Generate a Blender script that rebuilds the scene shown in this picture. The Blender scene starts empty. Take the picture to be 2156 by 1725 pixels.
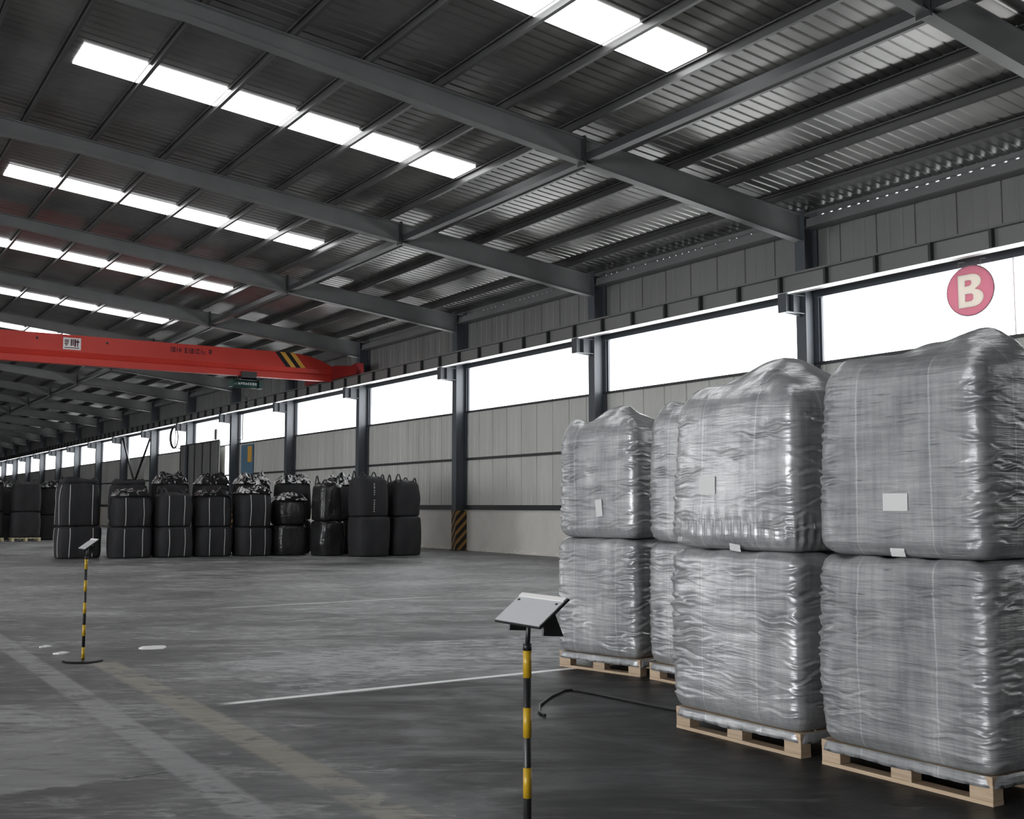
import bpy, bmesh, math, random
import numpy as np
from mathutils import Vector, Matrix, noise as mnoise

sc = bpy.context.scene
C = sc.collection
R = math.radians

# ------------------------------------------------------------------ camera
EYE = 1.65
cam_d = bpy.data.cameras.new('camera')
cam_d.sensor_width = 36.0
cam_d.lens = 2280.0 / 2156.0 * 36.0
cam_d.clip_end = 400
cam = bpy.data.objects.new('camera', cam_d)
cam.location = (0, 0, EYE)
cam.rotation_euler = (R(90 + 5.0), 0, R(-33.205))
C.objects.link(cam)
sc.camera = cam

# ------------------------------------------------------------------ world, light, exposure
w = bpy.data.worlds.new('world')
sc.world = w
w.use_nodes = True
bg = w.node_tree.nodes['Background']
bg.inputs[0].default_value = (0.93, 0.97, 1.0, 1)
bg.inputs[1].default_value = 1.2
sc.view_settings.view_transform = 'Standard'
sc.view_settings.look = 'None'
sc.view_settings.gamma = 1.0
sc.view_settings.use_curve_mapping = False
sc.view_settings.exposure = 1.65
sc.cycles.max_bounces = 8
sc.cycles.diffuse_bounces = 4
sc.cycles.glossy_bounces = 4
sc.cycles.use_denoising = True
sc.cycles.sample_clamp_indirect = 4.0

PANE = 1.9      # daylight in the wall windows
SKY = 1.9       # daylight in the roof lights
DOORL = 7.0     # daylight through the open gates of the left wall

# ------------------------------------------------------------------ materials
def nodes_of(name):
    m = bpy.data.materials.new(name)
    m.use_nodes = True
    nt = m.node_tree
    return m, nt, nt.nodes['Principled BSDF']

def lin(v):
    v = v / 255.0
    return v / 12.92 if v <= 0.04045 else ((v + 0.055) / 1.055) ** 2.4

def rgb(r, g, b):
    return (lin(r), lin(g), lin(b), 1)

def mat(name, col, rough=0.5, metal=0.0, var=0.0, scale=4.0, bump=0.0, bscale=30.0, spec=0.5, stretch=(1, 1, 1)):
    """plain surface with optional noise variation of the base colour and a bump"""
    m, nt, p = nodes_of(name)
    p.inputs['Base Color'].default_value = col
    p.inputs['Roughness'].default_value = rough
    p.inputs['Metallic'].default_value = metal
    p.inputs['Specular IOR Level'].default_value = spec
    if var or bump:
        tc = nt.nodes.new('ShaderNodeTexCoord')
        mp = nt.nodes.new('ShaderNodeMapping')
        mp.inputs['Scale'].default_value = stretch
        nt.links.new(tc.outputs['Object'], mp.inputs[0])
    if var:
        n = nt.nodes.new('ShaderNodeTexNoise')
        n.inputs['Scale'].default_value = scale
        n.inputs['Detail'].default_value = 6
        nt.links.new(mp.outputs[0], n.inputs['Vector'])
        r = nt.nodes.new('ShaderNodeValToRGB')
        r.color_ramp.elements[0].position = 0.3
        r.color_ramp.elements[1].position = 0.7
        lo, hi = 1 - var, 1 + var
        r.color_ramp.elements[0].color = (col[0] * lo, col[1] * lo, col[2] * lo, 1)
        r.color_ramp.elements[1].color = (col[0] * hi, col[1] * hi, col[2] * hi, 1)
        nt.links.new(n.outputs['Fac'], r.inputs[0])
        nt.links.new(r.outputs[0], p.inputs['Base Color'])
    if bump:
        n2 = nt.nodes.new('ShaderNodeTexNoise')
        n2.inputs['Scale'].default_value = bscale
        n2.inputs['Detail'].default_value = 5
        nt.links.new(mp.outputs[0], n2.inputs['Vector'])
        b = nt.nodes.new('ShaderNodeBump')
        b.inputs['Strength'].default_value = bump
        b.inputs['Distance'].default_value = 0.02
        nt.links.new(n2.outputs['Fac'], b.inputs['Height'])
        nt.links.new(b.outputs[0], p.inputs['Normal'])
    return m

def emit(name, col, strength):
    m, nt, p = nodes_of(name)
    p.inputs['Base Color'].default_value = (0.8, 0.8, 0.8, 1)
    p.inputs['Roughness'].default_value = 0.3
    p.inputs['Emission Color'].default_value = col
    p.inputs['Emission Strength'].default_value = strength
    return m

class NG:
    """little helper for arithmetic node graphs"""
    def __init__(s, nt): s.nt = nt
    def math(s, op, a, b=None, clamp=False):
        n = s.nt.nodes.new('ShaderNodeMath'); n.operation = op; n.use_clamp = clamp
        for i, v in enumerate((a, b)):
            if v is None: continue
            if isinstance(v, (int, float)): n.inputs[i].default_value = v
            else: s.nt.links.new(v, n.inputs[i])
        return n.outputs[0]
    def noise(s, vec, scale, detail=5, rough=0.55, dist=0.0):
        n = s.nt.nodes.new('ShaderNodeTexNoise')
        n.inputs['Scale'].default_value = scale; n.inputs['Detail'].default_value = detail
        n.inputs['Roughness'].default_value = rough; n.inputs['Distortion'].default_value = dist
        s.nt.links.new(vec, n.inputs['Vector']); return n.outputs['Fac']
    def map(s, vec, scale=(1, 1, 1), loc=(0, 0, 0), rot=(0, 0, 0)):
        n = s.nt.nodes.new('ShaderNodeMapping')
        n.inputs['Scale'].default_value = scale; n.inputs['Location'].default_value = loc; n.inputs['Rotation'].default_value = rot
        s.nt.links.new(vec, n.inputs[0]); return n.outputs[0]
    def ramp(s, fac, stops):
        n = s.nt.nodes.new('ShaderNodeValToRGB')
        e = n.color_ramp.elements
        while len(e) < len(stops): e.new(0.5)
        for i, (p, c) in enumerate(stops):
            e[i].position = p
            e[i].color = c if len(c) == 4 else (*c, 1)
        s.nt.links.new(fac, n.inputs[0]); return n.outputs[0]
    def mix(s, fac, a, b):
        n = s.nt.nodes.new('ShaderNodeMix'); n.data_type = 'RGBA'
        for sock, v in ((n.inputs[0], fac), (n.inputs[6], a), (n.inputs[7], b)):
            if isinstance(v, (int, float)): sock.default_value = v
            elif isinstance(v, tuple): sock.default_value = v
            else: s.nt.links.new(v, sock)
        return n.outputs[2]
    def smooth(s, v, lo, hi):
        n = s.nt.nodes.new('ShaderNodeMapRange'); n.interpolation_type = 'SMOOTHSTEP'
        s.nt.links.new(v, n.inputs[0]); n.inputs[1].default_value = lo; n.inputs[2].default_value = hi
        return n.outputs[0]
    def band(s, v, lo, hi, soft=0.01):
        return s.math('MULTIPLY', s.smooth(v, lo - soft, lo + soft), s.math('SUBTRACT', 1.0, s.smooth(v, hi - soft, hi + soft)))

def floor_material():
    m, nt, p = nodes_of('worn_concrete')
    g = NG(nt)
    geo = nt.nodes.new('ShaderNodeNewGeometry')
    pos = geo.outputs['Position']
    sep = nt.nodes.new('ShaderNodeSeparateXYZ'); nt.links.new(pos, sep.inputs[0])
    X, Y = sep.outputs[0], sep.outputs[1]
    # sweep and tyre marks run across the hall at about 33 degrees
    rot = g.map(pos, (1, 1, 1), rot=(0, 0, R(33)))
    big = g.noise(pos, 0.30, 4, 0.6, 0.4)
    mid = g.noise(g.map(rot, (0.8, 1.5, 1)), 0.9, 7, 0.64, 0.9)
    fine = g.noise(g.map(rot, (1.0, 2.4, 1)), 3.6, 9, 0.72, 0.7)
    streak = g.noise(g.map(rot, (0.55, 3.0, 1)), 1.5, 7, 0.66, 1.3)
    f = g.math('ADD', g.math('MULTIPLY', big, 0.36), g.math('MULTIPLY', mid, 0.36))
    f = g.math('ADD', f, g.math('MULTIPLY', g.math('SUBTRACT', fine, 0.16), 0.46))
    base = g.ramp(f, [(0.43, (0.075, 0.075, 0.076)), (0.49, (0.135, 0.135, 0.136)), (0.53, (0.21, 0.21, 0.21)), (0.60, (0.34, 0.34, 0.338))])
    stain = g.smooth(g.noise(g.map(rot, (0.5, 1.1, 1), (3.1, 7.7, 0)), 0.75, 6, 0.62, 0.6), 0.46, 0.53)
    near = g.math('SUBTRACT', 1.0, g.smooth(Y, 14.0, 22.0))
    base = g.mix(g.math('MULTIPLY', g.math('MULTIPLY', stain, near), 0.72), base, (0.075, 0.075, 0.077, 1))
    pe = g.math('MULTIPLY', g.math('SUBTRACT', mid, 0.5), 2.2)
    worn = g.math('MULTIPLY', g.band(g.math('ADD', X, pe), 3.9, 8.2, 0.25), g.band(g.math('ADD', Y, pe), 9.3, 11.6, 0.2))  # paler bluish patch of floor beyond the white line
    base = g.mix(g.math('MULTIPLY', worn, g.math('MULTIPLY', g.smooth(fine, 0.42, 0.6), 0.6)), base, (0.46, 0.465, 0.485, 1))
    # slab joint and the paler slab beside it
    wob = g.math('ADD', Y, g.math('MULTIPLY', g.math('SUBTRACT', fine, 0.5), 0.10))
    slab = g.math('MULTIPLY', g.band(wob, 6.9, 8.6, 0.04), g.math('SUBTRACT', 1.0, g.smooth(g.math('ADD', X, pe), 1.2, 2.3)))
    base = g.mix(g.math('MULTIPLY', slab, 0.6), base, (0.33, 0.33, 0.33, 1))
    low = g.math('MULTIPLY', g.math('SUBTRACT', 1.0, g.smooth(wob, 6.84, 6.9)), g.math('SUBTRACT', 1.0, g.smooth(g.math('ADD', X, pe), 0.9, 1.9)))
    base = g.mix(g.math('MULTIPLY', low, 0.6), base, (0.06, 0.06, 0.061, 1))
    joint = g.math('MULTIPLY', g.band(wob, 6.885, 6.905, 0.006), g.math('MULTIPLY', g.band(X, 0.8, 2.15, 0.05), g.smooth(mid, 0.44, 0.52)))
    base = g.mix(g.math('MULTIPLY', joint, 0.85), base, (0.01, 0.01, 0.01, 1))
    # much darker floor zone under and in front of the pallets
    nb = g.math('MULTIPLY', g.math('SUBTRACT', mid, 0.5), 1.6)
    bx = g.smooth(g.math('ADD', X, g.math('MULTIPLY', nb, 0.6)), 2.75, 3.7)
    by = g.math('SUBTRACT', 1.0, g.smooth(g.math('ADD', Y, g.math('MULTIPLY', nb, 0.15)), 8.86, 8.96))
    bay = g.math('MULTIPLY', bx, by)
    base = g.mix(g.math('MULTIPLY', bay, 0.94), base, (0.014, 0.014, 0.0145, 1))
    # pale scuffs
    sc_ = g.smooth(g.math('ADD', g.math('MULTIPLY', streak, 0.7), g.math('MULTIPLY', fine, 0.3)), 0.56, 0.66)
    base = g.mix(g.math('MULTIPLY', g.math('SUBTRACT', 0.5, g.math('MULTIPLY', bay, 0.38)), sc_), base, (0.52, 0.52, 0.52, 1))
    dk = g.math('SUBTRACT', 1.0, g.smooth(streak, 0.36, 0.44))
    base = g.mix(g.math('MULTIPLY', dk, 0.6), base, (0.07, 0.07, 0.071, 1))
    # painted lines, worn
    wear = g.smooth(g.math('ADD', g.math('MULTIPLY', fine, 0.6), g.math('MULTIPLY', mid, 0.4)), 0.39, 0.51)
    wl = g.math('MULTIPLY', g.band(Y, 8.92, 9.015, 0.012), g.band(X, 3.05, 7.2, 0.12))
    base = g.mix(g.math('MULTIPLY', wl, 0.96), base, (0.95, 0.95, 0.95, 1))
    wl2 = g.math('MULTIPLY', g.band(Y, 17.08, 17.22, 0.03), g.band(X, 5.7, 9.6, 0.4))
    base = g.mix(g.math('MULTIPLY', wl2, 0.6), base, (0.6, 0.6, 0.6, 1))
    tan = g.math('MULTIPLY', g.band(X, 2.60, 2.86, 0.03), g.band(Y, 1.5, 12.0, 0.1))
    base = g.mix(g.math('MULTIPLY', g.math('MULTIPLY', tan, wear), 0.72), base, (0.30, 0.28, 0.22, 1))
    gr = g.math('MULTIPLY', g.band(X, 1.99, 2.22, 0.025), g.band(Y, 1.5, 16.0, 0.3))
    base = g.mix(g.math('MULTIPLY', g.math('MULTIPLY', gr, wear), 0.68), base, (0.34, 0.34, 0.34, 1))
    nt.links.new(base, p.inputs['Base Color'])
    rr = g.ramp(mid, [(0.35, (0.36,) * 3), (0.65, (0.62,) * 3)])
    nt.links.new(rr, p.inputs['Roughness'])
    p.inputs['Specular IOR Level'].default_value = 0.22
    b = nt.nodes.new('ShaderNodeBump'); b.inputs['Strength'].default_value = 0.25; b.inputs['Distance'].default_value = 0.02
    nt.links.new(g.math('ADD', fine, g.math('MULTIPLY', mid, 0.8)), b.inputs['Height'])
    nt.links.new(b.outputs[0], p.inputs['Normal'])
    return m

def film_material(name, seed, base=0.33, busy=0.5):
    """grey stretch film over a bulk bag: fine horizontal creases, woven patches, pale seams"""
    m, nt, p = nodes_of(name)
    g = NG(nt)
    tc = nt.nodes.new('ShaderNodeTexCoord')
    o = tc.outputs['Object']
    ov = g.map(o, (1, 1, 1), (seed * 3.1, seed * 1.7, seed * 0.9))
    sep = nt.nodes.new('ShaderNodeSeparateXYZ'); nt.links.new(o, sep.inputs[0])
    X, Y, Z = sep.outputs
    hor = g.noise(g.map(ov, (2.2, 2.2, 34)), 1.0, 6, 0.6, 0.4)
    hor2 = g.noise(g.map(ov, (5.0, 5.0, 110)), 1.0, 4, 0.6, 0.2)
    ver = g.noise(g.map(ov, (26, 26, 2.0)), 1.0, 4, 0.6, 0.2)
    cloud = g.noise(ov, 2.2, 5, 0.6, 0.3)
    patch = g.noise(g.map(ov, (3, 3, 5)), 1.0, 2, 0.5)
    f = g.math('ADD', g.math('MULTIPLY', cloud, 0.45), g.math('MULTIPLY', hor, 0.30))
    f = g.math('ADD', f, g.math('MULTIPLY', ver, 0.25))
    panel = g.noise(g.map(ov, (5, 5, 0.9)), 1.0, 3, 0.5, 0.3)
    f = g.math('ADD', f, g.math('MULTIPLY', g.math('SUBTRACT', panel, 0.5), 0.35))
    k = base
    col = g.ramp(f, [(0.36, (k * 0.66, k * 0.68, k * 0.71)), (0.47, (k * 0.96, k * 0.97, k * 0.99)), (0.56, (k * 1.2, k * 1.2, k * 1.21)), (0.66, (k * 1.65, k * 1.65, k * 1.65))])
    dark = g.math('SUBTRACT', 1.0, g.smooth(hor2, 0.30, 0.42))
    wmask = g.smooth(patch, 0.42, 0.6)
    col = g.mix(g.math('MULTIPLY', g.math('MULTIPLY', dark, wmask), 0.6 * busy + 0.2), col, (0.035, 0.036, 0.04, 1))
    # woven tapes showing through as two pale vertical lines on every face
    def seam(A):
        a = g.math('ABSOLUTE', g.math('ADD', A, g.math('MULTIPLY', g.math('SUBTRACT', cloud, 0.5), 0.05)))
        return g.band(a, 0.262, 0.272, 0.004)
    s1 = g.math('MAXIMUM', seam(Y), seam(X))
    col = g.mix(g.math('MULTIPLY', s1, 0.45), col, (0.6, 0.6, 0.61, 1))
    nt.links.new(col, p.inputs['Base Color'])
    p.inputs['Roughness'].default_value = 0.30
    p.inputs['Specular IOR Level'].default_value = 0.6
    p.inputs['Metallic'].default_value = 0.28
    p.inputs['Coat Weight'].default_value = 0.32
    p.inputs['Coat Roughness'].default_value = 0.16
    wide = g.noise(g.map(ov, (1.6, 1.6, 9)), 1.0, 3, 0.5, 0.6)
    h = g.math('ADD', g.math('MULTIPLY', hor, 0.55 * busy + 0.05), g.math('MULTIPLY', hor2, 0.22 * busy))
    h = g.math('ADD', h, g.math('MULTIPLY', ver, 0.16))
    h = g.math('ADD', h, g.math('MULTIPLY', wide, 1.2))
    b = nt.nodes.new('ShaderNodeBump'); b.inputs['Strength'].default_value = 0.6; b.inputs['Distance'].default_value = 0.02
    nt.links.new(h, b.inputs['Height']); nt.links.new(b.outputs[0], p.inputs['Normal'])
    nt.links.new(b.outputs[0], p.inputs['Coat Normal'])
    return m

def crumple_material(d=0.0):
    m, nt, p = nodes_of('crumpled_liner')
    g = NG(nt)
    tc = nt.nodes.new('ShaderNodeTexCoord')
    o = tc.outputs['Object']
    n = g.noise(g.map(o, (1, 1, 0.7)), 4.5, 3, 0.6, 1.5)
    col = g.ramp(n, [(0.47 + d, (0.012, 0.012, 0.013)), (0.51 + d, (0.03, 0.03, 0.03)), (0.54 + d, (0.5, 0.5, 0.49)), (0.67 + d, (0.7, 0.7, 0.69))])
    nt.links.new(col, p.inputs['Base Color'])
    p.inputs['Roughness'].default_value = 0.22
    return m

def hazard_material():
    m, nt, p = nodes_of('hazard_paint')
    g = NG(nt)
    tc = nt.nodes.new('ShaderNodeTexCoord')
    sep = nt.nodes.new('ShaderNodeSeparateXYZ'); nt.links.new(tc.outputs['Object'], sep.inputs[0])
    X, Y, Z = sep.outputs
    d = g.math('ADD', g.math('SUBTRACT', Z, g.math('MULTIPLY', Y, -1.5)), g.math('MULTIPLY', X, -1.0))
    f = g.math('FRACT', g.math('DIVIDE', d, 0.34))
    col = g.mix(g.math('GREATER_THAN', f, 0.55), (0.012, 0.011, 0.01, 1), (0.33, 0.18, 0.045, 1))
    nt.links.new(col, p.inputs['Base Color'])
    p.inputs['Roughness'].default_value = 0.5
    return m

def wood_material():
    m, nt, p = nodes_of('raw_pine')
    g = NG(nt)
    tc = nt.nodes.new('ShaderNodeTexCoord')
    oi = nt.nodes.new('ShaderNodeObjectInfo')
    n = g.noise(g.map(tc.outputs['Object'], (6, 2, 40)), 1.0, 4, 0.6, 0.8)
    col = g.ramp(n, [(0.3, (0.37, 0.25, 0.145)), (0.55, (0.46, 0.33, 0.21)), (0.75, (0.52, 0.40, 0.27))])
    hs = nt.nodes.new('ShaderNodeHueSaturation')
    hs.inputs['Saturation'].default_value = 0.88
    nt.links.new(col, hs.inputs['Color'])
    nt.links.new(g.math('ADD', 0.9, g.math('MULTIPLY', oi.outputs['Random'], 0.22)), hs.inputs['Value'])
    nt.links.new(hs.outputs[0], p.inputs['Base Color'])
    p.inputs['Roughness'].default_value = 0.65
    return m

def translucent(name, refl, trans):
    m = bpy.data.materials.new(name); m.use_nodes = True
    nt = m.node_tree; nt.nodes.remove(nt.nodes['Principled BSDF'])
    out = nt.nodes['Material Output']
    d = nt.nodes.new('ShaderNodeBsdfDiffuse'); d.inputs[0].default_value = refl
    t = nt.nodes.new('ShaderNodeBsdfTranslucent'); t.inputs[0].default_value = trans
    a = nt.nodes.new('ShaderNodeAddShader')
    nt.links.new(d.outputs[0], a.inputs[0]); nt.links.new(t.outputs[0], a.inputs[1])
    nt.links.new(a.outputs[0], out.inputs[0])
    return m

def low_wall_material():
    m, nt, p = nodes_of('rendered_low_wall')
    g = NG(nt)
    geo = nt.nodes.new('ShaderNodeNewGeometry'); pos = geo.outputs['Position']
    sep = nt.nodes.new('ShaderNodeSeparateXYZ'); nt.links.new(pos, sep.inputs[0])
    n = g.noise(pos, 0.8, 5, 0.6, 0.3)
    col = g.ramp(n, [(0.3, (0.58, 0.555, 0.515)), (0.7, (0.70, 0.675, 0.63))])
    peel = g.noise(g.map(pos, (1, 1, 2.0)), 4.0, 4, 0.6)
    pm = g.math('MULTIPLY', g.smooth(peel, 0.53, 0.58), g.band(sep.outputs[2], 0.0, 0.13, 0.03))
    col = g.mix(g.math('MULTIPLY', pm, 0.9), col, (0.75, 0.72, 0.65, 1))
    nt.links.new(col, p.inputs['Base Color']); p.inputs['Roughness'].default_value = 0.7
    return m

M = dict(
    floor=floor_material(),
    roof=mat('galvanised_roof', (0.27, 0.27, 0.26, 1), 0.31, 0.8, 0.25, 0.6, 0.03, 3.0),
    cladding=mat('wall_cladding', (0.57, 0.57, 0.54, 1), 0.42, 0.0, 0.10, 0.5, stretch=(1, 1, 0.15)),
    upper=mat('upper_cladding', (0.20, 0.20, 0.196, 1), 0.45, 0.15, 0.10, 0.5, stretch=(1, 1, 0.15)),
    lowwall=low_wall_material(),
    steel=mat('painted_steel', (0.165, 0.167, 0.168, 1), 0.42, 0.0, 0.12, 1.2),
    column=mat('blue_grey_steel', (0.075, 0.085, 0.098, 1), 0.38, 0.0, 0.1, 1.0),
    purlin=mat('purlin_steel', (0.085, 0.085, 0.083, 1), 0.36, 0.35, 0.1, 1.2),
    dark=mat('dark_steel', (0.035, 0.036, 0.038, 1), 0.45),
    whitesteel=translucent('white_translucent_plastic', (0.12, 0.12, 0.12, 1), (0.86, 0.86, 0.86, 1)),
    pane=emit('daylit_pane', (0.97, 0.985, 1.0, 1), PANE),
    sky=emit('daylit_roof_light', (0.98, 0.99, 1.0, 1), SKY),
    gate=emit('daylit_gate', (0.96, 0.98, 1.0, 1), DOORL),
    red=mat('crane_red', (0.55, 0.040, 0.027, 1), 0.42, 0.0, 0.08, 0.6),
    darkred=mat('crane_red_end', (0.22, 0.014, 0.014, 1), 0.42, 0.0, 0.08, 0.6),
    hoist=mat('hoist_green', (0.010, 0.045, 0.035, 1), 0.4),
    plum=mat('faded_lettering', (0.07, 0.008, 0.018, 1), 0.5),
    white=mat('white_plate', (0.78, 0.76, 0.75, 1), 0.4),
    yellow=mat('safety_yellow', (0.50, 0.31, 0.014, 1), 0.35),
    orange=mat('stripe_yellow', (0.75, 0.40, 0.06, 1), 0.45),
    black=mat('black_paint', (0.012, 0.012, 0.013, 1), 0.38),
    bagblack=mat('black_woven_fabric', (0.024, 0.024, 0.026, 1), 0.72, 0.0, 0.25, 3.0, 0.35, 60.0, spec=0.25, stretch=(1, 1, 0.4)),
    bagplastic=mat('black_plastic_cover', (0.018, 0.018, 0.019, 1), 0.26, 0.0, 0.3, 3.0, 0.8, 9.0, stretch=(1, 1, 0.45)),
    webbing=mat('grey_webbing', (0.48, 0.47, 0.46, 1), 0.7),
    blackweb=mat('black_webbing', (0.02, 0.02, 0.022, 1), 0.55),
    crumple=crumple_material(), crumpledark=crumple_material(0.11),
    hazard=hazard_material(),
    wood=wood_material(),
    paper=mat('paper_label', (0.62, 0.62, 0.61, 1), 0.6),
    oldwood=mat('pale_pallet_wood', (0.52, 0.48, 0.30, 1), 0.7, 0, 0.1, 5),
    alu=mat('brushed_plate', (0.60, 0.61, 0.62, 1), 0.34, 0.25, 0.04, 5),
    litter=mat('white_scrap', (0.8, 0.8, 0.8, 1), 0.5),
    signred=translucent('red_acrylic', (0.20, 0.06, 0.08, 1), (0.30, 0.178, 0.205, 1)),
    signcream=translucent('cream_acrylic', (0.5, 0.46, 0.40, 1), (0.275, 0.268, 0.255, 1)),
    bluepaint=mat('blue_paint', (0.10, 0.19, 0.28, 1), 0.5),
)

# ------------------------------------------------------------------ mesh helpers
class MB:
    def __init__(s): s.v = []; s.f = []; s.sm = []
    def add(s, v, f, smooth=False):
        n = len(s.v); s.v += [tuple(p) for p in v]
        s.f += [tuple(i + n for i in q) for q in f]; s.sm += [smooth] * len(f); return s
    def box(s, a, b):
        x0, y0, z0 = a; x1, y1, z1 = b
        v = [(x0, y0, z0), (x1, y0, z0), (x1, y1, z0), (x0, y1, z0), (x0, y0, z1), (x1, y0, z1), (x1, y1, z1), (x0, y1, z1)]
        return s.add(v, [(0, 3, 2, 1), (4, 5, 6, 7), (0, 1, 5, 4), (1, 2, 6, 5), (2, 3, 7, 6), (3, 0, 4, 7)])
    def prism(s, poly, fn, a, b):
        """polygon (list of 2-tuples) swept from a to b; fn(u, v, t) gives the point"""
        n = len(poly)
        v = [fn(u, q, a) for u, q in poly] + [fn(u, q, b) for u, q in poly]
        f = [tuple(range(n))[::-1], tuple(range(n, 2 * n))] + [(i, (i + 1) % n, n + (i + 1) % n, n + i) for i in range(n)]
        return s.add(v, f)
    def tube(s, path, r, n=8, closed=False, cap=True):
        P = [Vector(p) for p in path]; k = len(P)
        rr = r if isinstance(r, (list, tuple)) else [r] * k
        v = []; f = []
        nrm = None
        for i, p in enumerate(P):
            if closed: t = (P[(i + 1) % k] - P[i - 1])
            else: t = P[min(i + 1, k - 1)] - P[max(i - 1, 0)]
            t.normalize()
            if nrm is None:
                nrm = t.cross(Vector((0, 0, 1)))
                if nrm.length < 1e-3: nrm = t.cross(Vector((1, 0, 0)))
            nrm = nrm - t * nrm.dot(t); nrm.normalize()
            bn = t.cross(nrm)
            for j in range(n):
                a = 2 * math.pi * j / n
                v.append(p + (nrm * math.cos(a) + bn * math.sin(a)) * rr[i])
        m = k if closed else k - 1
        for i in range(m):
            for j in range(n):
                a, b = i * n + j, i * n + (j + 1) % n
                c, d = ((i + 1) % k) * n + (j + 1) % n, ((i + 1) % k) * n + j
                f.append((a, b, c, d))
        s.add(v, f, True)
        if cap and not closed:
            s.add(v[:n], [tuple(range(n))[::-1]]); s.add(v[-n:], [tuple(range(n))])
        return s
    def build(s, name, m, parent=None, loc=None, bevel=0.0, **props):
        me = bpy.data.meshes.new(name)
        me.from_pydata(s.v, [], s.f)
        bm = bmesh.new(); bm.from_mesh(me)
        bmesh.ops.remove_doubles(bm, verts=bm.verts, dist=1e-5)
        bmesh.ops.recalc_face_normals(bm, faces=bm.faces)
        bm.to_mesh(me); bm.free()
        if len(me.polygons) == len(s.sm): me.polygons.foreach_set('use_smooth', s.sm)
        elif any(s.sm): me.polygons.foreach_set('use_smooth', [True] * len(me.polygons))
        me.materials.append(M[m] if isinstance(m, str) else m)
        o = bpy.data.objects.new(name, me); C.objects.link(o)
        if parent: o.parent = parent
        if loc: o.location = loc
        if bevel:
            md = o.modifiers.new('bevel', 'BEVEL'); md.width = bevel; md.segments = 2; md.limit_method = 'ANGLE'
        for k_, v_ in props.items(): o[k_] = v_
        return o

def tag(o, label=None, cat=None, group=None, kind=None):
    if label: o['label'] = label
    if cat: o['category'] = cat
    if group: o['group'] = group
    if kind: o['kind'] = kind
    return o

def thing(name, label, cat, loc=(0, 0, 0), rotz=0.0, group=None, kind=None):
    o = bpy.data.objects.new(name, None); C.objects.link(o)
    o.empty_display_size = 0.2
    o.location = loc; o.rotation_euler = (0, 0, rotz)
    return tag(o, label, cat, group, kind)

def copy_thing(src, loc, rotz, label=None, group=None):
    r = src.copy(); C.objects.link(r); r.location = loc; r.rotation_euler = (0, 0, rotz)
    if label: r['label'] = label
    if group: r['group'] = group
    for ch in list(src.children):
        c = ch.copy(); C.objects.link(c); c.parent = r
        for gch in list(ch.children):
            d = gch.copy(); C.objects.link(d); d.parent = c
    return r

ORD = ['first', 'second', 'third', 'fourth', 'fifth', 'sixth', 'seventh', 'eighth', 'ninth', 'tenth', 'eleventh', 'twelfth',
       'thirteenth', 'fourteenth', 'fifteenth', 'sixteenth', 'seventeenth', 'eighteenth', 'nineteenth', 'twentieth']

# ------------------------------------------------------------------ the hall: dimensions
XR, XL = 20.0, -20.0          # inner faces of the long walls
YB, YF = -6.9, 145.0         # back and far ends
SL = 0.1                      # roof slope
def sheet_z(x): return 8.66 + SL * (XR - abs(x))
COL0, PITCH = 17.40, 8.13     # first fully visible frame and spacing
FR = [COL0 + PITCH * k for k in range(-3, 16)]

# floor
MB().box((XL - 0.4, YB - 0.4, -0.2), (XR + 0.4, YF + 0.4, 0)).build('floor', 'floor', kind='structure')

# ------------------------------------------------------------------ roof sheeting with real ribs
def roof_side(sgn):
    pitch = 0.26
    prof = []
    y = YB - 0.4
    while y < YF + 0.4:
        prof += [(y, 0), (y + 0.02, 0.02), (y + 0.05, 0.02), (y + 0.07, 0)]
        y += pitch
    mb = MB()
    x0, x1 = 0.0, sgn * (XR + 0.35)
    v = []
    for (yy, h) in prof:
        v.append((x0, yy, 8.66 + SL * XR + h)); v.append((x1, yy, 8.66 - SL * 0.35 + h))
    f = [(2 * i, 2 * i + 1, 2 * i + 3, 2 * i + 2) for i in range(len(prof) - 1)]
    # outer skin so that the roof has thickness
    n = len(v)
    v += [(x0, YB - 0.4, 8.66 + SL * XR + 0.08), (x1, YB - 0.4, 8.66 - SL * 0.35 + 0.08), (x1, YF + 0.4, 8.66 - SL * 0.35 + 0.08), (x0, YF + 0.4, 8.66 + SL * XR + 0.08)]
    f.append((n, n + 1, n + 2, n + 3))
    return mb.add(v, f)
roof_r = roof_side(1); rl = roof_side(-1)
roof_r.add(rl.v, rl.f)
roof_r.build('ceiling', 'roof', kind='structure')

# roof lights: one strip per bay and slope
wi = 1
for k, yf in enumerate(FR[:-1]):
    if k == 0 or k > 8: continue
    yc = yf + {3: 3.92}.get(k, 4.43)
    for sgn in (1, -1):
        if sgn == -1 and k > 4: continue
        xa, xb = 4.03, 12.62
        mb = MB()
        mb.prism([(xa, sheet_z(xa) - 0.004), (xb, sheet_z(xb) - 0.004), (xb, sheet_z(xb) - 0.03), (xa, sheet_z(xa) - 0.03)],
                 lambda u, q, t, s=sgn: (s * u, t, q), yc - 0.51, yc + 0.51)
        mb.build('window_%d' % wi, 'sky', kind='structure', label='daylit roof light strip between purlins'); wi += 1

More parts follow.
